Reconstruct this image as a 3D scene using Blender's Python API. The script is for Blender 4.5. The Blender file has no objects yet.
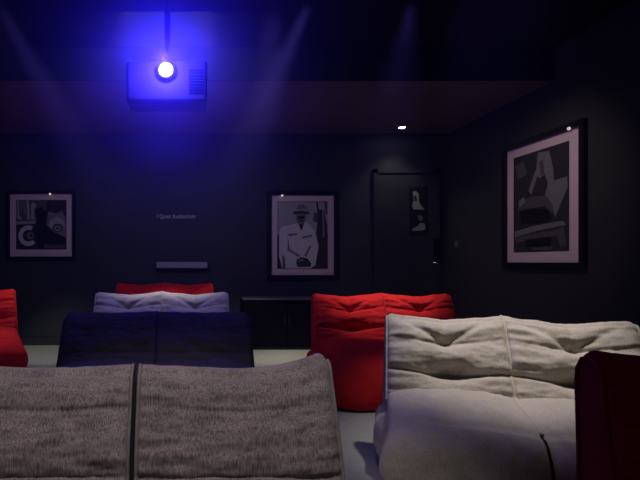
import bpy, bmesh, math, random
from mathutils import Vector, noise
C = bpy.context.scene.collection
PI = math.pi
F, VX, VY, H = 460.0, 190.0, 262.0, 1.21      # focal (px), vanishing point, eye height

def px(x, y, Z):
    return Vector(((x - VX) * Z / F, Z, H + (VY - y) * Z / F))

# ------------------------------------------------------------------ materials
def mat(name, col, rough=0.8, metal=0.0, noise_scale=None, noise_amt=0.25, bump=0.0, bscale=200, spec=0.3):
    m = bpy.data.materials.new(name); m.use_nodes = True
    nt = m.node_tree; b = nt.nodes['Principled BSDF']
    b.inputs['Base Color'].default_value = (*col, 1)
    b.inputs['Roughness'].default_value = rough
    b.inputs['Metallic'].default_value = metal
    b.inputs['Specular IOR Level'].default_value = spec
    tc = nt.nodes.new('ShaderNodeTexCoord')
    if noise_scale:
        n = nt.nodes.new('ShaderNodeTexNoise'); n.inputs['Scale'].default_value = noise_scale
        n.inputs['Detail'].default_value = 5
        nt.links.new(tc.outputs['Object'], n.inputs['Vector'])
        r = nt.nodes.new('ShaderNodeValToRGB')
        r.color_ramp.elements[0].position = .3; r.color_ramp.elements[1].position = .7
        r.color_ramp.elements[0].color = (*[c * (1 - noise_amt) for c in col], 1)
        r.color_ramp.elements[1].color = (*[min(1, c * (1 + noise_amt)) for c in col], 1)
        nt.links.new(n.outputs['Fac'], r.inputs['Fac'])
        nt.links.new(r.outputs['Color'], b.inputs['Base Color'])
    if bump:
        n2 = nt.nodes.new('ShaderNodeTexNoise'); n2.inputs['Scale'].default_value = bscale
        nt.links.new(tc.outputs['Object'], n2.inputs['Vector'])
        bp = nt.nodes.new('ShaderNodeBump'); bp.inputs['Strength'].default_value = bump
        bp.inputs['Distance'].default_value = .004
        nt.links.new(n2.outputs['Fac'], bp.inputs['Height']); nt.links.new(bp.outputs['Normal'], b.inputs['Normal'])
    return m

def fabric(name, lo, hi, streak=1.0, sheen=0.2):
    """heathered upholstery weave: short vertical slubs over a fine mottled ground"""
    m = bpy.data.materials.new(name); m.use_nodes = True
    nt = m.node_tree; b = nt.nodes['Principled BSDF']; L = nt.links
    b.inputs['Roughness'].default_value = .92; b.inputs['Specular IOR Level'].default_value = .12
    b.inputs['Sheen Weight'].default_value = sheen
    tc = nt.nodes.new('ShaderNodeTexCoord')
    def nz(sc, scale, det=3):
        mp = nt.nodes.new('ShaderNodeMapping'); mp.inputs['Scale'].default_value = sc
        n = nt.nodes.new('ShaderNodeTexNoise'); n.inputs['Scale'].default_value = scale; n.inputs['Detail'].default_value = det
        L.new(tc.outputs['Object'], mp.inputs['Vector']); L.new(mp.outputs['Vector'], n.inputs['Vector'])
        return n.outputs['Fac']
    a = nz((1, 1, .10), 260); c = nz((1, 1, 1), 9); d = nz((1, 1, 1), 320, 2)
    mx = nt.nodes.new('ShaderNodeMath'); mx.operation = 'MULTIPLY_ADD'; mx.inputs[1].default_value = streak; mx.inputs[2].default_value = .5 - .5 * streak
    L.new(a, mx.inputs[0])
    ad = nt.nodes.new('ShaderNodeMath'); ad.operation = 'MULTIPLY_ADD'; ad.inputs[1].default_value = .3
    L.new(c, ad.inputs[0]); L.new(mx.outputs[0], ad.inputs[2])
    su = nt.nodes.new('ShaderNodeMath'); su.operation = 'SUBTRACT'; su.inputs[1].default_value = .15
    L.new(ad.outputs[0], su.inputs[0])
    r = nt.nodes.new('ShaderNodeValToRGB'); r.color_ramp.elements[0].position = .36; r.color_ramp.elements[1].position = .64
    r.color_ramp.elements[0].color = (*lo, 1); r.color_ramp.elements[1].color = (*hi, 1)
    L.new(su.outputs[0], r.inputs['Fac']); L.new(r.outputs['Color'], b.inputs['Base Color'])
    bp = nt.nodes.new('ShaderNodeBump'); bp.inputs['Strength'].default_value = .35; bp.inputs['Distance'].default_value = .002
    L.new(d, bp.inputs['Height']); L.new(bp.outputs['Normal'], b.inputs['Normal'])
    return m

def emit(name, col, s):
    m = bpy.data.materials.new(name); m.use_nodes = True; nt = m.node_tree
    nt.nodes.remove(nt.nodes['Principled BSDF'])
    e = nt.nodes.new('ShaderNodeEmission'); e.inputs[0].default_value = (*col, 1); e.inputs[1].default_value = s
    nt.links.new(e.outputs[0], nt.nodes['Material Output'].inputs['Surface'])
    return m

M = {}
M['wall'] = mat('dark wall paint', (.030, .034, .040), .75, noise_scale=3, noise_amt=.08, bump=.15)
M['wall_r'] = mat('dark side wall paint', (.026, .027, .025), .8, noise_scale=3, noise_amt=.08, bump=.15)
M['ceil'] = mat('black ceiling paint', (.004, .004, .005), .9, noise_scale=2, noise_amt=.1)
M['soffit'] = mat('grey soffit paint', (.13, .105, .115), .85, noise_scale=2, noise_amt=.06)
M['base'] = mat('baseboard gloss', (.035, .037, .042), .4)
M['carpet'] = mat('sage grey carpet', (.33, .34, .29), .98, noise_scale=90, noise_amt=.18, bump=.8, bscale=400, spec=.05)
M['frame'] = mat('black frame wood', (.006, .006, .007), .45, noise_scale=20)
M['mat'] = mat('off white mount board', (.62, .49, .50), .9, noise_scale=60, noise_amt=.03)
M['black'] = mat('black lacquer', (.002, .002, .003), .6, noise_scale=10, noise_amt=.2, spec=.08)
M['edge'] = mat('black edge highlight', (.10, .10, .11), .35)  # lighter grey paints the highlight along the cabinet top
M['chrome'] = mat('satin chrome', (.75, .75, .75), .25, 1.0)
M['ledge'] = mat('grey ledge paint', (.30, .29, .33), .5, noise_scale=30, noise_amt=.08)
M['pearl'] = mat('white projector plastic', (.13, .12, .15), .6, noise_scale=40, noise_amt=.03)
M['dark_plastic'] = mat('dark plastic', (.02, .02, .022), .4)
M['door'] = mat('dark door paint', (.034, .035, .038), .5, noise_scale=4, noise_amt=.1)
M['letter'] = mat('grey vinyl lettering', (.6, .58, .7), .6)
M['gap'] = mat('black zip tape', (.008, .008, .010), .9)
for i, v in enumerate((.010, .03, .08, .17, .33, .55)):
    M['ink%d' % i] = mat('print tone %d' % i, (v, v * .95, v * .97), .6, noise_scale=70, noise_amt=.25)
M['f_grey'] = fabric('taupe grey weave', (.12, .100, .105), (.30, .262, .265))
M['f_light'] = fabric('light linen weave', (.40, .365, .32), (.58, .53, .465), .8)
M['f_pale'] = fabric('pale linen weave', (.42, .38, .35), (.62, .56, .51), .8)
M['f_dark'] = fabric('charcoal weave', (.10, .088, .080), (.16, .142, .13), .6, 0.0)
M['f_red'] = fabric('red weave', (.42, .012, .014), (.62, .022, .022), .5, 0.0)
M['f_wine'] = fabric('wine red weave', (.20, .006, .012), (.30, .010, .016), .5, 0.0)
M['p_grey'] = mat('taupe piping', (.20, .175, .18), .9)
M['p_light'] = mat('light piping', (.52, .48, .43), .9)
M['p_dark'] = mat('charcoal piping', (.07, .07, .09), .9)
M['p_red'] = mat('red piping', (.42, .02, .02), .9)
M['p_wine'] = mat('wine piping', (.26, .012, .022), .9)

# ------------------------------------------------------------------ helpers
def obj(name, bm, m, parent=None, smooth=False):
    me = bpy.data.meshes.new(name)
    bmesh.ops.recalc_face_normals(bm, faces=bm.faces[:])
    bm.to_mesh(me); bm.free()
    if smooth: me.polygons.foreach_set('use_smooth', [True] * len(me.polygons))
    for k in (m if isinstance(m, (list, tuple)) else [m]): me.materials.append(k)
    o = bpy.data.objects.new(name, me); C.objects.link(o)
    if parent: o.parent = parent
    return o

def struct(name, bm, m, **k):
    o = obj(name, bm, m, **k); o['kind'] = 'structure'; return o

def thing(name, label, cat, loc=(0, 0, 0), rot=0, group=None):
    o = bpy.data.objects.new(name, None); C.objects.link(o); o.empty_display_size = .1
    o.location = loc; o.rotation_euler = (0, 0, rot)
    return tag(o, label, cat, group)

def tag(o, label, cat, group=None):
    o['label'] = label; o['category'] = cat
    if group: o['group'] = group
    return o

def box(bm, x0, x1, y0, y1, z0, z1, bev=0.0):
    g = bmesh.ops.create_cube(bm, size=1)
    for v in g['verts']:
        v.co = Vector(((x0 + x1) / 2 + v.co.x * (x1 - x0), (y0 + y1) / 2 + v.co.y * (y1 - y0), (z0 + z1) / 2 + v.co.z * (z1 - z0)))
    if bev:
        es = list({e for v in g['verts'] for e in v.link_edges})
        bmesh.ops.bevel(bm, geom=es, offset=bev, segments=3, affect='EDGES', profile=.5)
    return bm

def B(*a, **k): return box(bmesh.new(), *a, **k)

def tube(bm, pts, r, seg=8, closed=False):
    n = len(pts); rings = []
    pts = [Vector(p) for p in pts]
    up = None
    for i, p in enumerate(pts):
        t = (pts[min(i + 1, n - 1)] - pts[max(i - 1, 0)]).normalized()
        if up is None:
            up = Vector((0, 0, 1)) if abs(t.z) < .9 else Vector((1, 0, 0))
        a = (up - t * up.dot(t)).normalized(); up = a; b = t.cross(a)
        rings.append([bm.verts.new(p + (a * math.cos(k * 2 * PI / seg) + b * math.sin(k * 2 * PI / seg)) * r) for k in range(seg)])
    for i in range(n - 1):
        for k in range(seg):
            bm.faces.new((rings[i][k], rings[i][(k + 1) % seg], rings[i + 1][(k + 1) % seg], rings[i + 1][k]))
    bm.faces.new(rings[0][::-1]); bm.faces.new(rings[-1])
    return bm

def cyl(bm, c, r, depth, axis='z', seg=32, r2=None):
    g = bmesh.ops.create_cone(bm, cap_ends=True, segments=seg, radius1=r, radius2=r if r2 is None else r2, depth=depth)
    for v in g['verts']:
        p = v.co.copy()
        if axis == 'y': p = Vector((p.x, -p.z, p.y))
        if axis == 'x': p = Vector((p.z, p.y, p.x))
        v.co = p + Vector(c)
    return bm

# ------------------------------------------------------------------ the room
ZB, XR, XL, ZF = 6.70, 3.76, -3.6, -2.6
SO, CE = 3.08, 3.42
struct('floor', B(XL - .1, XR + .1, ZF - .1, ZB + .1, -.1, 0), M['carpet'])
struct('wall_back', B(XL - .1, XR + .1, ZB, ZB + .12, 0, CE + .1), M['wall'])
struct('wall_right', B(XR, XR + .12, ZF, ZB, 0, CE + .1), M['wall_r'])
struct('wall_left', B(XL - .12, XL, ZF, ZB, 0, CE + .1), M['wall'])
struct('wall_front', B(XL - .1, XR + .1, ZF - .12, ZF, 0, CE + .1), M['wall'])
struct('ceiling', B(XL - .1, XR + .1, ZF - .1, ZB + .1, CE, CE + .1), M['ceil'])
struct('trim_soffit', B(XL, XR, 4.75, ZB, SO, CE), M['soffit'])
struct('trim_soffit_face', B(XL, XR, 4.735, 4.75, SO, CE), M['ceil'])
bm = B(XL, 2.66, ZB - .018, ZB, 0, .135); box(bm, XL, 2.66, ZB - .026, ZB, .135, .15)
struct('baseboard_back', bm, M['base'])
bm = B(XR - .018, XR, ZF, ZB - .02, 0, .135); box(bm, XR - .026, XR, ZF, ZB - .02, .135, .15)
struct('baseboard_right', bm, M['base'])

# door in the right end of the back wall
dx0, dx1 = 2.72, 3.56
door = struct('door_1', B(dx0, dx1, ZB - .03, ZB - .002, .01, 2.5, bev=.004), M['door'])
bm = bmesh.new()
for a in (dx0 - .06, dx1 + .0): box(bm, a, a + .06, ZB - .045, ZB, 0, 2.56)
box(bm, dx0 - .06, dx1 + .06, ZB - .045, ZB, 2.5, 2.56)
o = obj('door_frame', bm, M['base'], door)
bm = bmesh.new()
p = px(436.5, 250, ZB - .03)
box(bm, p.x - .045, p.x + .045, ZB - .05, ZB - .03, 1.20, 1.55, bev=.006)
obj('lock_box', bm, M['black'], door)
bm = bmesh.new(); p = px(435, 262.5, ZB - .03)
tube(bm, [(p.x + .04, ZB - .03, p.z), (p.x + .04, ZB - .09, p.z), (p.x - .06, ZB - .09, p.z)], .011)
cyl(bm, (p.x + .04, ZB - .04, p.z), .028, .012, 'y', 20)
obj('lever_handle', bm, M['chrome'], door, True)

# light switch on the right wall
sw = thing('light_switch', 'small square light switch on the dark right wall beside the door', 'switch', (XR, 0, 0))
zz = F * XR / (457 - VX); hz = H + (VY - 244) * zz / F
obj('plate', B(-.012, 0, zz - .05, zz + .05, hz - .06, hz + .06, bev=.004), mat('switch plate', (.07, .07, .07), .4), sw)
obj('rocker', B(-.02, -.011, zz - .02, zz + .02, hz - .03, hz + .03, bev=.003), mat('switch rocker', (.16, .16, .16), .4), sw)

# ------------------------------------------------------------------ recessed downlight
dp = px(402, 127, 1); Zd = (SO - H) * F / (VY - 127); xd = (402 - VX) * Zd / F
dl = thing('downlight', 'small round recessed downlight glowing white in the soffit above the door', 'downlight', (xd, Zd, SO))
bm = bmesh.new()
tube_pts = [(math.cos(a) * .05, math.sin(a) * .05, -.004) for a in [i * 2 * PI / 32 for i in range(33)]]
tube(bm, tube_pts, .007); obj('trim_ring', bm, M['dark_plastic'], dl, True)
obj('lamp', cyl(bmesh.new(), (0, 0, -.006), .038, .01), emit('downlight glow', (1, .93, .85), 22), dl)

# ------------------------------------------------------------------ posters
def poster(name, label, place, mrect, prect, shapes, fw=.035, sign=None):
    """place(x_px, y_px, off) -> world point on the wall plane 'off' metres in front of it.
       mrect / prect: mount board and print corners (four px points); shapes: (tone, [px points])"""
    root = thing(name, label, 'picture', place(sum(p[0] for p in mrect) / 4, max(p[1] for p in mrect), 0))
    inv = root.location.copy()
    def W(x, y, off): return place(x, y, off) - inv
    # frame : four mitred bars around the mount
    bm = bmesh.new()
    n = len(mrect); c = sum((W(*p, 0) for p in mrect), Vector()) / 4
    inn = [W(*p, 0) for p in mrect]
    nrm = (place(*mrect[0], 1) - place(*mrect[0], 0))
    ax = (inn[1] - inn[0]).normalized(); az = Vector((0, 0, 1))
    out = []
    for i, p in enumerate(inn):
        out.append(p + ax * (fw if i in (1, 2) else -fw) + az * (fw if i in (0, 1) else -fw))
    for i in range(4):
        j = (i + 1) % 4
        vs = [bm.verts.new(v) for v in (inn[i], inn[j], out[j], out[i])]
        vt = [bm.verts.new(v + nrm * .045) for v in (inn[i], inn[j], out[j], out[i])]
        bm.faces.new(vs); bm.faces.new(vt)
        for a in range(4):
            b = (a + 1) % 4; bm.faces.new((vs[a], vs[b], vt[b], vt[a]))
    obj('frame', bm, M['frame'], root)
    bm = bmesh.new(); bm.faces.new([bm.verts.new(W(*p, .012)) for p in mrect]); obj('mount', bm, M['mat'], root)
    bm = bmesh.new(); f = bm.faces.new([bm.verts.new(W(*p, .014)) for p in prect]); f.material_index = 0
    for i, (tone, pts) in enumerate(shapes):
        f = bm.faces.new([bm.verts.new(W(x, y, .0146 + .00035 * i)) for x, y in pts]); f.material_index = tone
    o = obj('print', bm, [M['ink%d' % i] for i in range(6)], root)
    return root, W

def back(x, y, off):
    Z = ZB - off
    p = px(x, y, ZB); return Vector((p.x, Z, p.z))
def right(x, y, off):
    Z = F * XR / (x - VX); return Vector((XR - off, Z, H + (VY - y) * Z / F))
def quad(x0, y0, x1, y1): return [(x0, y0), (x1, y0), (x1, y1), (x0, y1)]
def ell(cx, cy, rx, ry, a0=0, a1=2 * PI, n=24):
    return [(cx + rx * math.cos(a0 + (a1 - a0) * i / n), cy + ry * math.sin(a0 + (a1 - a0) * i / n)) for i in range(n + (0 if a1 - a0 > 6.28 else 1))]
def ring(cx, cy, r1, r2, a0, a1, n=20):
    return ell(cx, cy, r1, r1 * 1.05, a0, a1, n) + ell(cx, cy, r2, r2 * 1.05, a0, a1, n)[::-1]
def add_glint(root, W, x, y):
    q = W(x, y, .05)
    bm = bmesh.new(); bmesh.ops.create_uvsphere(bm, u_segments=12, v_segments=8, radius=.016)
    for v in bm.verts: v.co += q
    obj('glass_glint', bm, emit('glint glow', (1, .85, .85), .6), root)  # glowing bead stands in for a glint on the picture glass

# left: dark figure leaning over an old car wheel (crop scale 4.8, origin 0,180)
def c1(pts): return [(x / 4.8, 180 + y / 4.8) for x, y in pts]
def c1e(cx, cy, rx, ry, *a): return ell(cx / 4.8, 180 + cy / 4.8, rx / 4.8, ry / 4.8, *a)
sh = [(2, c1([(80, 96), (230, 96), (225, 150), (180, 200), (80, 210)])),
      (4, c1([(84, 100), (92, 100), (94, 170), (110, 190), (86, 188)])), (3, c1([(100, 100), (108, 100), (108, 150), (100, 150)])),
      (4, c1([(128, 98), (140, 98), (146, 190), (132, 192)])), (3, c1([(112, 100), (120, 100), (126, 165), (116, 165)])),
      (4, c1([(150, 120), (160, 105), (178, 120), (165, 150), (168, 195), (152, 190)])),
      (2, c1([(240, 100), (318, 98), (318, 150), (250, 150)])), (1, c1([(228, 100), (318, 97), (318, 145), (262, 150), (240, 135)])),
      (3, c1([(232, 150), (265, 160), (300, 150), (318, 185), (318, 275), (270, 262), (225, 215)])),
      (4, c1([(240, 195), (275, 175), (310, 200), (316, 235), (300, 215), (262, 212), (255, 235), (236, 222)])),
      (1, c1e(278, 230, 24, 20)), (4, c1e(278, 232, 15, 12)), (1, c1e(278, 232, 8, 7)),
      (4, c1([(82, 200), (170, 196), (175, 212), (82, 214)])),
      (1, c1([(82, 214), (180, 210), (190, 330), (82, 330)])),
      (5, [(x, y) for x, y in ring(138 / 4.8, 180 + 268 / 4.8, 47 / 4.8, 27 / 4.8, .75, 5.2)]),
      (3, c1e(148, 267, 18, 18)), (1, c1e(152, 267, 8, 8)),
      (0, c1([(168, 140), (200, 130), (222, 150), (226, 230), (318, 280), (318, 330), (190, 332), (176, 280), (162, 240), (182, 196)])),
      (2, c1([(212, 308), (316, 312), (316, 328), (214, 328)]))]
r, W = poster('framed_picture', 'black framed square picture of a dark figure by a wheel, on the back wall',
    back, quad(10.5, 194, 73, 256.5), quad(16.5, 200, 66.8, 249.5), sh, .04)
add_glint(r, W, 51, 194.5)

# middle: man in a pale jacket and hat (crop scale 4.364, origin 255,180)
k = 4.364
def c2(pts): return [(255 + x / k, 180 + y / k) for x, y in pts]
def c2e(cx, cy, rx, ry, *a): return ell(255 + cx / k, 180 + cy / k, rx / k, ry / k, *a)
sh = [(4, c2([(97, 96), (316, 96), (316, 230), (97, 230)])), (1, c2([(97, 235), (140, 235), (140, 386), (97, 386)])),
      (4, c2([(97, 200), (130, 200), (112, 240), (97, 240)])),
      (1, c2([(278, 130), (300, 130), (314, 200), (314, 386), (250, 386), (262, 260)])), (3, c2([(292, 130), (299, 130), (302, 250), (294, 250)])),
      (2, c2([(256, 140), (276, 150), (270, 188), (252, 178)])), (1, c2([(265, 100), (272, 96), (282, 160), (274, 165)])), (2, c2([(300, 96), (314, 96), (314, 150), (305, 150)])),
      (5, c2([(112, 206), (172, 192), (190, 185), (226, 185), (262, 225), (276, 290), (262, 372), (238, 386), (118, 386), (104, 330), (104, 240)])),
      (2, c2([(180, 178), (216, 178), (208, 206), (198, 216)])), (0, c2([(196, 192), (208, 190), (206, 214), (201, 220)])),
      (3, c2e(200, 162, 23, 31)), (1, c2([(184, 158), (216, 156), (214, 170), (186, 172)])), (1, c2([(190, 174), (212, 174), (206, 182), (194, 182)])),
      (1, c2([(164, 150), (168, 138), (190, 130), (218, 130), (236, 142), (236, 152), (200, 146)])),
      (3, c2([(176, 140), (184, 112), (208, 106), (226, 118), (230, 142), (200, 136)])),
      (4, c2([(178, 128), (226, 126), (228, 136), (200, 132), (177, 137)])),
      (3, c2([(138, 236), (180, 232), (186, 240), (150, 246)])), (3, c2([(200, 248), (246, 238), (250, 246), (206, 256)])),
      (3, c2([(142, 246), (150, 300), (196, 330), (190, 338), (140, 308)])), (3, c2([(244, 290), (222, 336), (212, 330), (238, 284)])),
      (1, c2([(180, 348), (200, 336), (226, 342), (244, 362), (242, 378), (188, 380), (178, 366)])), (3, c2([(186, 352), (200, 342), (214, 350), (200, 358)])),
      (2, c2([(118, 330), (126, 330), (132, 386), (120, 386)]))]
r, W = poster('framed_picture', 'black framed picture of a man in pale jacket and hat on the back wall',
    back, quad(271, 195.5, 333.5, 275), quad(277, 201.5, 327.5, 268.8), sh, .06)
add_glint(r, W, 281.5, 196)

# right wall poster (crop scale 2.826, origin 490,110)
k3 = 2.826
# shapes in a flat unit square (u right, v down) mapped onto the wall
Zl, Zr = F * XR / (514.8 - VX), F * XR / (570.6 - VX)
def uv(u, v, off=0):
    return (u, v)
def right_uv_to_px(u, v):
    Z = Zl + (Zr - Zl) * u; zt, zb = 2.41, 1.32; z = zt + (zb - zt) * v
    return (VX + F * XR / Z, VY - (z - H) * F / Z)
def c3(pts): return [right_uv_to_px(u, v) for u, v in pts]
sh = [(1, c3([(0, 0), (1, 0), (1, 1), (0, 1)])),
      (2, c3([(.03, .1), (.2, .06), (.28, .2), (.1, .24)])),
      (3, c3([(.48, .02), (.68, .04), (.74, .2), (.76, .33), (.66, .35), (.6, .25), (.5, .28), (.44, .22)])),
      (3, c3([(.46, .16), (.5, .2), (.36, .42), (.3, .38)])), (2, c3([(.5, .12), (.57, .1), (.6, .24), (.53, .26)])),
      (3, c3([(.66, .34), (.97, .32), (.98, .42), (.88, .55), (.78, .68), (.72, .54), (.6, .47)])),
      (2, c3([(.1, .48), (.34, .44), (.62, .46), (.74, .56), (.74, .64), (.6, .56), (.3, .56), (.1, .57)])),
      (3, c3([(.12, .46), (.22, .43), (.24, .5), (.12, .53)])),
      (0, c3([(.14, .58), (.4, .56), (.66, .6), (.72, .7), (.5, .72), (.16, .7)])),
      (3, c3([(.02, .78), (.4, .74), (.9, .72), (.96, .76), (.5, .79), (.04, .84)])),
      (2, c3([(.02, .85), (.5, .81), (.84, .8), (.88, .86), (.5, .86), (.06, .9)])),
      (0, c3([(.24, .87), (.72, .87), (.7, .94), (.26, .95)])), (2, c3([(.78, .8), (.92, .77), (.97, .95), (.88, .97)])),
      (2, c3([(.36, .96), (.74, .95), (.72, .985), (.4, .985)]))]
def rq(Za, Zb, zt, zb):
    return [(VX + F * XR / Za, VY - (zt - H) * F / Za), (VX + F * XR / Zb, VY - (zt - H) * F / Zb),
            (VX + F * XR / Zb, VY - (zb - H) * F / Zb), (VX + F * XR / Za, VY - (zb - H) * F / Za)]
r, W = poster('framed_picture', 'tall black framed picture with a pale pinkish mount, hanging on the dark right wall',
    right, rq(5.43, 4.40, 2.515, 1.205), rq(Zl, Zr, 2.41, 1.32), sh, .055)
add_glint(r, W, 574, 128.5)

# narrow dark print on the door
def c4(pts): return [(395 + x / 4, 170 + y / 4) for x, y in pts]
sg = thing('door_poster', 'narrow dark poster with a faint pale seated figure on the back door', 'poster', back(413, 238, .03))
inv = sg.location.copy()
bm = bmesh.new()
def addp(t, pts, off):
    f = bm.faces.new([bm.verts.new(back(x, y, off) - inv) for x, y in pts]); f.material_index = t
addp(0, quad(408, 187, 427, 236), .0325)
for i, (t, pts) in enumerate([(3, c4([(66, 88), (80, 86), (90, 96), (92, 130), (104, 148), (114, 160), (68, 158), (64, 140), (72, 122)])),
               (2, c4([(86, 184), (98, 182), (108, 192), (102, 206), (90, 200)])),
               (3, c4([(64, 236), (88, 224), (96, 212), (114, 216), (118, 238), (98, 244), (66, 244)])),
               (1, c4([(72, 104), (80, 104), (84, 126), (74, 126)]))]):
    addp(t, pts, .033 + .0004 * i)
obj('print', bm, [M['ink0'], M['ink1'], M['ink3'], M['ink4']], sg)

# ------------------------------------------------------------------ sign lettering + ledge on the back wall
cu = bpy.data.curves.new('wall_lettering', 'FONT'); cu.body = '/ Quiet Auditorium'; cu.size = .085; cu.extrude = .003
cu.align_x = 'CENTER'; cu.align_y = 'CENTER'
to = bpy.data.objects.new('tmp_text', cu); C.objects.link(to)
bpy.context.view_layer.update()
me = bpy.data.meshes.new_from_object(to.evaluated_get(bpy.context.evaluated_depsgraph_get()))
bpy.data.objects.remove(to)
xs = [v.co.x for v in me.vertices]; w = max(xs) - min(xs); s = (38.5 * ZB / F) / w
for v in me.vertices: v.co.x *= s
to = bpy.data.objects.new('wall_lettering', me); C.objects.link(to)
me.materials.clear(); me.materials.append(M['letter'])
to.rotation_euler = (PI / 2, 0, 0); to.location = back(176, 216.5, .004)
tag(to, 'line of small grey lettering on the dark back wall under the projector', 'sign')

p = back(157, 262, 0); q = back(207, 268, 0)
lg = thing('wall_ledge', 'slim grey ledge on a dark bracket under the wall lettering', 'ledge', (0, ZB, 0))
obj('ledge_board', B(p.x, q.x, -.10, -.02, q.z, p.z, bev=.006), M['ledge'], lg)
obj('backing_plate', B(p.x - .02, q.x + .06, -.02, 0, q.z - .05, p.z + .02, bev=.003), M['dark_plastic'], lg)

# ------------------------------------------------------------------ low cabinet by the back wall
x0, x1 = px(243.5, 0, 6.3).x, px(330, 0, 6.3).x
zt = H + (VY - 298.5) * 6.3 / F
cb = thing('media_cabinet', 'low black media cabinet standing against the back wall', 'cabinet', ((x0 + x1) / 2, 6.48, 0))
hw = (x1 - x0) / 2
obj('body', B(-hw, hw, -.17, .2, .05, zt - .02, bev=.004), M['black'], cb)
obj('top', B(-hw - .01, hw + .01, -.185, .2, zt - .02, zt, bev=.003), M['edge'], cb)
obj('plinth', B(-hw + .03, hw - .03, -.14, .18, 0, .05), M['dark_plastic'], cb)
for i in (-1, 1):
    d = obj('door', B(min(0, i * (hw - .01)) + .004, max(0, i * (hw - .01)) - .004, -.186, -.17, .07, zt - .035, bev=.003), M['black'], cb)
    obj('handle', B(i * .03 - .004, i * .03 + .004, -.2, -.186, zt * .5, zt * .5 + .12), M['dark_plastic'], d)

# ------------------------------------------------------------------ projector
Zp = 3.6
pc = px(166.5, 80, Zp); lens = px(166, 70.5, Zp)
pr = thing('projector', 'ceiling hung white projector with a brilliant blue white shining lens', 'projector', (pc.x, Zp, pc.z - .16))
L0 = lens - Vector((pc.x, Zp, pc.z - .16))
hw = 41 * Zp / F
bm = B(-hw, hw, .02, .29, 0, .33, bev=.03)
obj('body', bm, M['pearl'], pr, True)
bm = bmesh.new()
for i in range(9): box(bm, hw * .55 + i * .0, hw * .9, .012, .022, .06 + i * .022, .07 + i * .022)
obj('vent', bm, M['dark_plastic'], pr)
bm = bmesh.new()
pts = [(L0.x + math.cos(a) * .065, -.01, L0.z + math.sin(a) * .065) for a in [i * 2 * PI / 40 for i in range(41)]]
tube(bm, pts, .014); bm2 = cyl(bm, (L0.x, .015, L0.z), .075, .05, 'y')
obj('lens_barrel', bm, M['dark_plastic'], pr, True)
bm = bmesh.new(); bmesh.ops.create_uvsphere(bm, u_segments=32, v_segments=16, radius=.052)
for v in bm.verts: v.co = Vector((v.co.x + L0.x, v.co.y * .35 - .012, v.co.z + L0.z))
obj('lens', bm, emit('lamp lens', (.62, .80, 1), 30), pr, True)
bm = bmesh.new(); cyl(bm, (0, .17, .33 + (CE - pc.z - .17) / 2), .025, CE - pc.z - .17)
cyl(bm, (0, .17, CE - pc.z + .16 - .02), .09, .03); box(bm, -.14, .14, .08, .26, .33, .35)
obj('ceiling_mount', bm, M['black'], pr)

# ------------------------------------------------------------------ couches
def fbm(x, y, z, s): return noise.fractal(Vector((x * s, y * s, z * s)), .8, 2.1, 4)

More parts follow.
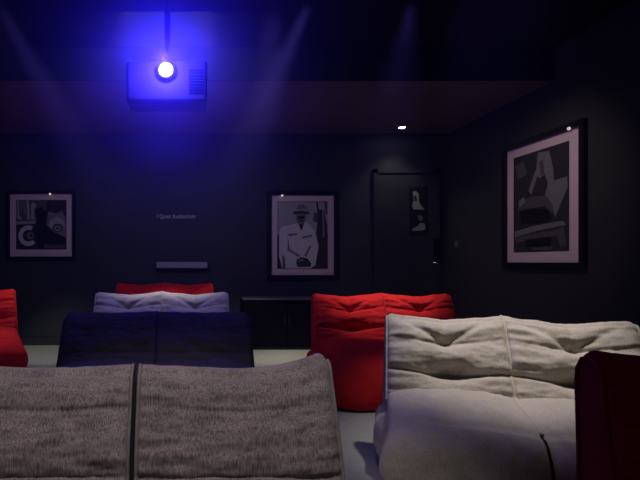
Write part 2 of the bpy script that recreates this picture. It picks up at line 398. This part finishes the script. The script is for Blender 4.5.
def back_bm(w, seed, lean=.20, h0=.40, h1=.90, thick=.17, roll=.035, flop=0., soft=1.0, ends=(0, 0), outer=(1, 1), tuft=1., lo=.38):
    """one padded back cushion, x 0..w ; front faces -y"""
    NU, NF = 64, 72
    P0, P1 = Vector((0, 0, h0)), Vector((0, lean, h1))
    up = (P1 - P0); Lh = up.length; up.normalize(); nr = Vector((0, -up.z, up.y))   # front normal
    bm = bmesh.new(); rings = []
    NT, NBk = 10, 16
    for i in range(NU + 1):
        u = -1 + 2 * i / NU
        # denser near the seams
        u = math.copysign(abs(u) ** .85, u)
        x = w * (u + 1) / 2
        out = outer[1] if u > 0 else outer[0]
        e = max(0.0, 1 - abs(u) ** (7 if out else 14)) ** .5               # edge pinch
        ef = e if out else .55 + .45 * e
        corner = -.035 * max(0, (abs(u) - .90) / .10) ** 2 * out * (1.5 - soft) + (abs(u) ** 3) * .028 * soft + (ends[1] if u > 0 else ends[0]) * abs(u) ** 3
        sag = -.012 * math.exp(-(u / .3) ** 2) * soft
        row = []
        def disp(t):
            env = (math.sin(PI * min(1, max(0, t)) * .96 + .06) ** .45 if 0 < t < 1 else 0)
            tt = t + .022 * math.cos(u * PI) * soft - .01
            if tt < lo: rowb = math.sin(PI * (.15 + .85 * max(0, tt) / lo))
            elif tt < .74: rowb = math.sin(PI * (tt - lo) / (.74 - lo))
            else: rowb = .35 + .65 * math.sin(PI * min(1, (tt - .74) / .30))
            rowb = max(0, rowb)
            if .60 < tt <= .74: rowb = max(rowb, .35)
            d = .034 * env + .040 * soft * rowb ** .55 * env
            c = 0
            for tk, dep, wd in ((.74, .022, .020), (lo, .040, .024)):
                g = math.exp(-((tt - tk) / wd) ** 2)
                wide = math.exp(-((tt - tk - .04) / (wd * 3.6)) ** 2) * math.exp(-(u / .34) ** 2) * tuft
                c += dep * (.35 + .65 * math.exp(-(u / .30) ** 2) * tuft) * g + dep * (1.3 if tk > .5 else 2.3) * wide
            # V folds from the upper tuft to the top corners
            for sgn in (-1, 1):
                ax_, at_ = sgn * .75, .26
                q = ((u) * ax_ + (t - .74) * at_ * 1.0) / (ax_ ** 2 + at_ ** 2); q = min(1, max(0, q))
                dd = math.hypot((u - q * ax_) * .75, (t - .74 - q * at_) * 1.6)
                c += tuft * .018 * math.exp(-(dd / .06) ** 2) * (1 - .6 * q)
            if t > .72: c += tuft * .014 * math.exp(-(u / .05) ** 2)
            wr = fbm(u * 1.0 + seed * 7.3, t * 1.8, seed, 1.9) * .011 + fbm(u * .8 + seed, t * 4, seed, 3.2) * .005 * (.4 + soft)
            # gathered puckers running in from the side seams
            wr += (.0075 * soft) * math.sin(t * 52 + 2.2 * math.sin(seed + t * 5)) * max(0, abs(u) - .45) * 1.6
            return (d - c * soft) * ef + wr * (.3 + .7 * e)
        for j in range(NF + 1):
            t = j / NF
            p = P0 + up * (Lh * t + (corner + sag) * t ** 3) + nr * disp(t)
            row.append(p)
        top = P1 + up * (corner + sag)
        th = thick * (.55 + .45 * e)
        for j in range(1, NT):                              # rolled top
            a = PI * j / NT
            r_ = roll
            p = top + up * (math.sin(a) * r_ * 1.0) - nr * (r_ * (1 - math.cos(a))) + nr * disp(1) * (1 - j / NT)
            p += Vector((0, 0, fbm(x, seed, 0, 9) * .004))
            row.append(p)
        for j in range(0, NBk + 1):
            t = j / NBk
            b0 = top - nr * 2 * roll; b1 = Vector((0, th + .07, .08))
            p = b0.lerp(b1, t) + Vector((0, .05 * math.sin(PI * t) * e, 0))
            row.append(p)
        # the bottom returns under the cushion
        row.append(Vector((0, .02, .12)))
        # pinch rings slightly towards centroid at the ends
        c_ = sum(row, Vector()) / len(row); f = 1 - (.05 if out else .02) * (1 - e)
        yy = [Vector((x, (c_.y + (p.y - c_.y) * f), (c_.z + (p.z - c_.z) * f))) for p in row]
        # hem flares outwards and down
        for p in yy:
            p.x += (.03 * (1 - (p.z / .9))) * u * out * abs(u)
        rings.append([bm.verts.new(p) for p in yy])
    n = len(rings[0])
    for i in range(NU):
        for k_ in range(n):
            a, b, c, d = rings[i][k_], rings[i][(k_ + 1) % n], rings[i + 1][(k_ + 1) % n], rings[i + 1][k_]
            bm.faces.new((a, b, c, d))
    edges = [[v.co.copy() for v in rings[0]], [v.co.copy() for v in rings[-1]]]
    bm.faces.new(rings[0]); bm.faces.new(rings[-1][::-1])
    return bm, edges, NF, NT

def seat_bm(x0, x1, y0, y1, z1, seed, ex=.42, bulge=.0):
    """beanbag seat block: superellipsoid flattened on the floor, wrinkled"""
    bm = bmesh.new(); NA, NB = 72, 44
    cx, cy = (x0 + x1) / 2, (y0 + y1) / 2; a, b = (x1 - x0) / 2, (y1 - y0) / 2
    zc = z1 * .46
    def sp(v, e): return math.copysign(abs(v) ** e, v)
    rows = []
    for j in range(NB + 1):
        ph = -PI / 2 + PI * j / NB
        row = []
        for i in range(NA):
            th = 2 * PI * i / NA
            cp = sp(math.cos(ph), .45)
            x = a * cp * sp(math.cos(th), ex); y = b * cp * sp(math.sin(th), ex)
            z = sp(math.sin(ph), .60)
            z = zc + z * ((z1 - zc) if z > 0 else zc)
            if z > zc:     # crown, plus a cross stitched dip near the front
                yy = y / b
                z -= .014 * math.exp(-((yy + .45) / .05) ** 2) * (1 - (x / a) ** 4 * .5)
                z += .0 * (1 - (x / a) ** 2)
            k_ = fbm(x + seed * 3.1, y, z, 3.2) * .016 + fbm(x, y + seed, z, 9) * .004
            nrm_ = Vector((x / a, y / b, (z - zc) / zc)); 
            if nrm_.length > 1e-4: nrm_.normalize()
            p = Vector((cx + x, cy + y, z)) + nrm_ * k_
            p.z = max(.0, p.z)
            row.append(p)
        rows.append(row)
    vb = bm.verts.new((cx, cy, 0)); vt = bm.verts.new(sum(rows[-2], Vector()) / NA + Vector((0, 0, .003)))
    vr = [[bm.verts.new(p) for p in r_] for r_ in rows[1:-1]]
    for j in range(len(vr) - 1):
        for i in range(NA):
            bm.faces.new((vr[j][i], vr[j][(i + 1) % NA], vr[j + 1][(i + 1) % NA], vr[j + 1][i]))
    for i in range(NA):
        bm.faces.new((vb, vr[0][(i + 1) % NA], vr[0][i])); bm.faces.new((vt, vr[-1][i], vr[-1][(i + 1) % NA]))
    return bm

def couch(label, loc, rot, w, fab, pip, seed, h=.90, ends=(0, 0), single=False, depth=.62, group=None, soft=1.0, gap=.006, lean=.2, name='lounge_couch', sh=.47, hd=0, tuft=1., zipped=False, lo=.38, roll=.035, thick=.17):
    t = thing(name, label, 'sofa' if not single else 'sofa', (*loc, 0), rot, group)
    halves = [(-w / 2, w / 2)] if single else [(-w / 2, -gap / 2), (gap / 2, w / 2)]
    for hi, (a, b) in enumerate(halves):
        hh = h + (hd if hi else 0)
        en = (ends[0] if hi == 0 else 0, ends[1] if (hi == 1 or single) else 0)
        bm, ed, NF, NT = back_bm(b - a, seed + hi * 1.7, lean=lean, h1=hh - .035, soft=soft, ends=en, outer=(1 if hi == 0 else 0, 1 if (hi == 1 or single) else 0), tuft=tuft, lo=lo, roll=roll, thick=thick)
        o = obj('backrest', bm, fab, t, True); o.location.x = a
        for q_, e in enumerate(ed):
            pts = e[2:NF + NT + 14:2]
            off = Vector((.002 if q_ else -.002, -.005, .002))
            obj('piping', tube(bmesh.new(), [p + off for p in pts], .006, 8), pip, o, True)
        sb, se = seat_sweep(b - a, seed + 5 + hi, depth, (1 if hi == 0 else 0, 1 if (hi == 1 or single) else 0))
        o = obj('seat', sb, fab, t, True); o.location.x = a
        inner = se[1] if hi == 0 else se[0]
        obj('piping', tube(bmesh.new(), [p + Vector((0, -.002, .003)) for p in inner if p.z > .425 ], .006, 8), pip, o, True)
        if hi == 0: obj('zip', tube(bmesh.new(), [p + Vector((0, -.002, .002)) for p in inner if p.z <= .43 and p.y < -.2],   .007, 8), M['gap'], o, True)
    bm = seat_bm(-w / 2 - .085, w / 2 + .085, -.10, .27, .44, seed + 11, ex=.3)
    obj('base', bm, fab, t, True)
    if zipped:
        bm = bmesh.new()
        up_ = Vector((0, lean, h - .035 - .40)); 
        for q0, q1 in ((0., .97),):
            p0 = Vector((0, .0, .40)) + up_ * q0; p1 = Vector((0, 0, .40)) + up_ * q1
            for sx in (-.012, .012):
                pass
            vs = [bm.verts.new((sx, p.y + dy, p.z)) for p in (p0, p1) for sx in (-.012, .012) for dy in (-.012, .05)]
            bmesh.ops.convex_hull(bm, input=vs)
        obj('zip_gap', bm, M['gap'], t)
    return t

def seat_sweep(w, seed, depth, outer):
    bm = bmesh.new(); NU = 56; rings = []
    prof = [(.06, .20), (.06, .505), (.0, .505), (-.10, .492), (-.22, .478), (-.34, .462), (-.44, .440), (-.53, .40), (-.595, .33), (-.62, .24), (-.615, .14), (-.58, .05), (-.50, .0), (-.20, .0), (.06, .0)]
    k = depth / .62
    P = [Vector((0, y * k, z)) for y, z in prof]
    def cr(p0, p1, p2, p3, t):
        return .5 * ((2 * p1) + (p2 - p0) * t + (2 * p0 - 5 * p1 + 4 * p2 - p3) * t * t + (3 * p1 - p0 - 3 * p2 + p3) * t ** 3)
    pts = []
    for a in range(1, len(P) - 2):
        for q in range(6): pts.append(cr(P[a - 1], P[a], P[a + 1], P[a + 2], q / 6))
    pts.append(P[-2]); pts.append(Vector((0, .06 * k, .0))); pts = [Vector((0, .06 * k, .3))] + pts
    cy, cz = -.28 * k, .22
    n = len(pts)
    for i in range(NU + 1):
        u = -1 + 2 * i / NU; u = math.copysign(abs(u) ** .8, u)
        out = outer[1] if u > 0 else outer[0]
        e = max(0., 1 - abs(u) ** (5 if out else 16)) ** .5
        f = (.80 if out else .965) + (.20 if out else .035) * e
        ring_ = []
        for m_, p in enumerate(pts):
            q = Vector((w * (u + 1) / 2, cy + (p.y - cy) * f, cz + (p.z - cz) * f))
            if p.y > -.02 * k: q.y = p.y; 
            q.x += out * u * abs(u) ** 2 * .085 * math.exp(-((p.z - .24) / .2) ** 2)
            # crown + stitched cross seam + wrinkles
            if p.z > .3:
                q.z += .018 * (1 - u * u) - .012 * math.exp(-((p.y / k + .46) / .018) ** 2)
            wv = fbm(u * w * .9 + seed * 3, p.y * 1.2, p.z, 3.2) * .012 + fbm(u * w + seed, p.y * 2, p.z, 8) * .004
            d_ = Vector((0, p.y - cy, p.z - cz))
            if p.z > .01 and d_.length > 0: q += d_.normalized() * wv * (.4 + .6 * e)
            q.z = max(0, q.z)
            ring_.append(q)
        rings.append([bm.verts.new(q) for q in ring_])
    for i in range(NU):
        for a in range(n):
            bm.faces.new((rings[i][a], rings[i][(a + 1) % n], rings[i + 1][(a + 1) % n], rings[i + 1][a]))
    top = lambda r_: [v.co.copy() for v in r_[6:60]]
    ed = (top(rings[0]), top(rings[-1]))
    bm.faces.new(rings[0]); bm.faces.new(rings[-1][::-1])
    return bm, ed

def at(xp, Z): return ((xp - VX) * Z / F, Z)
couch('large taupe grey two seat lounge couch nearest the camera with a dark centre gap', at(131, 1.46), 0, 1.34, M['f_grey'], M['p_grey'], 1.3, h=.85, ends=(.0, .06), gap=.030, lean=.13, soft=.45, tuft=.12, zipped=True, lo=.25)
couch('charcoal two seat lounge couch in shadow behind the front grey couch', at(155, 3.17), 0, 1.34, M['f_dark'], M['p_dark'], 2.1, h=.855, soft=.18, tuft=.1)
couch('pale linen two seat lounge couch peeking over the charcoal one', at(160.5, 4.50), 0, 1.34, M['f_pale'], M['p_light'], 3.4, h=.90)
couch('red two seat lounge couch rearmost below the wall ledge', at(164, 5.85), 0, 1.26, M['f_red'], M['p_red'], 4.2, h=.93)
couch('bright red two seat lounge couch in front of the black media cabinet', at(391, 4.25), 0, 1.32, M['f_red'], M['p_red'], 5.5, h=.90)
couch('light oatmeal two seat lounge couch with tufted back, turned slightly left', at(515, 2.40), math.radians(-19), 1.20, M['f_light'], M['p_light'], 6.1, h=.895, soft=1.0, depth=.5)
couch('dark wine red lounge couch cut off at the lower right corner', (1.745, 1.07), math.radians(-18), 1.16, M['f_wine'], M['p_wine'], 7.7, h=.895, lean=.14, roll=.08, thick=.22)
couch('red lounge couch cut off at the left edge of view', (-1.91 - .60, 4.8), math.radians(24), 1.3, M['f_red'], M['p_red'], 8.4, h=.90)

# ------------------------------------------------------------------ light
def light(kind, loc, energy, col, target=None, size=.1, angle=60, blend=.6):
    l = bpy.data.lights.new('lamp', kind); l.energy = energy; l.color = col
    if kind == 'SPOT': l.spot_size = math.radians(angle); l.spot_blend = blend; l.shadow_soft_size = size
    elif kind == 'POINT': l.shadow_soft_size = size
    else: l.size = size
    o = bpy.data.objects.new('lamp_or_fill', l); C.objects.link(o); o.location = loc  # shared by ceiling spots, projector lamp and added fill lights
    if target is not None:
        d = Vector(target) - Vector(loc); o.rotation_euler = d.to_track_quat('-Z', 'Y').to_euler()
    return o
warm = (1, .91, .84)
# projector lamp, lights the added haze around the lens
light('POINT', lens + Vector((0, -.18, 0)), 55, (.055, .035, 1), size=.03)
# ceiling spots over the seats
light('SPOT', (1.5, 2.1, 3.38), 260, warm, (1.78, 2.72, .85), .05, 37, .9)
light('SPOT', (1.85, 3.84, 3.38), 330, warm, (1.85, 4.97, .85), .05, 40, .8)
light('SPOT', (-1.6, 3.84, 3.38), 330, warm, (-.42, 5.2, .88), .05, 24, .9)
light('SPOT', (1.0, 3.84, 3.38), 330, warm, (-.1, 5.2, .88), .05, 24, .9)
light('SPOT', (-.1, .5, 3.38), 170, (1, .85, .86), (-.1, 1.6, .8), .10, 50, .9)
light('SPOT', (-2.55, 4.7, 3.38), 150, warm, (-2.45, 4.7, 0), .06, 50, .8)
light('SPOT', (xd, Zd, SO - .03), 14, warm, (xd, Zd + .1, 0), .04, 100, .9)
# added spots that brighten the carpet along the back wall
light('SPOT', (.7, 3.84, 3.38), 200, (1, .95, .85), (.75, 6.2, 0), .1, 26, .8)
light('SPOT', (-1.6, 3.84, 3.38), 200, (1, .95, .85), (-1.8, 6.2, 0), .1, 26, .8)
# added blue fill behind the projector, tints the wall and the soffit
light('AREA', (pc.x, Zp + .75, 2.45), 9, (.16, .08, 1), (pc.x, ZB, 1.9), .5)
# weak added fill lights over the back wall and the side wall
light('AREA', (-.2, 4.0, 3.34), 16, (.9, .88, 1), (-.2, 6.7, 1.2), .8)
light('SPOT', (2.2, 3.84, 3.30), 46, (1, .80, .75), (3.76, 4.9, 1.7), .1, 60, .9)
# faint added fill from the front of the room
light('AREA', (.4, -1.2, 3.2), 4, (.95, .9, 1), (.6, 3.5, .3), 1.5)

w = bpy.data.worlds.new('World'); bpy.context.scene.world = w; w.use_nodes = True
nt = w.node_tree; nt.nodes['Background'].inputs[0].default_value = (.2, .2, .3, 1); nt.nodes['Background'].inputs[1].default_value = 0.0
# blue haze added around the projector lens, shaped to give its glow
vs = nt.nodes.new('ShaderNodeVolumeScatter'); vs.inputs['Color'].default_value = (.15, .11, 1, 1)
ge = nt.nodes.new('ShaderNodeNewGeometry'); vm = nt.nodes.new('ShaderNodeVectorMath'); vm.operation = 'DISTANCE'
vm.inputs[1].default_value = lens + Vector((0, -.1, 0)); nt.links.new(ge.outputs['Position'], vm.inputs[0])
def mth(op, a, b):
    n = nt.nodes.new('ShaderNodeMath'); n.operation = op
    for k_, v in enumerate((a, b)):
        if v is None: continue
        if isinstance(v, (int, float)): n.inputs[k_].default_value = v
        else: nt.links.new(v, n.inputs[k_])
    return n.outputs[0]
r1 = mth('DIVIDE', vm.outputs['Value'], -.36)
g = mth('EXPONENT', r1, None)
g2 = mth('MULTIPLY', mth('EXPONENT', mth('DIVIDE', vm.outputs['Value'], -1.1), None), .045)
g1 = mth('MULTIPLY', mth('MAXIMUM', mth('SUBTRACT', g, .012), 0.0), 1.7)
nt.links.new(mth('ADD', g1, g2), vs.inputs['Density'])
nt.links.new(vs.outputs[0], nt.nodes['World Output'].inputs['Volume'])
w.cycles.volume_step_size = .12

# ------------------------------------------------------------------ camera
cd = bpy.data.cameras.new('camera'); cam = bpy.data.objects.new('camera', cd); C.objects.link(cam)
cam.location = (0, 0, H); cam.rotation_euler = (PI / 2, 0, 0)
cd.sensor_width = 36; cd.lens = 36 * F / 640
cd.shift_x = (320 - VX) / 640; cd.shift_y = (VY - 240) / 640
cd.clip_start = .02
bpy.context.scene.camera = cam
bpy.context.scene.view_settings.view_transform = 'Standard'
bpy.context.scene.view_settings.look = 'None'
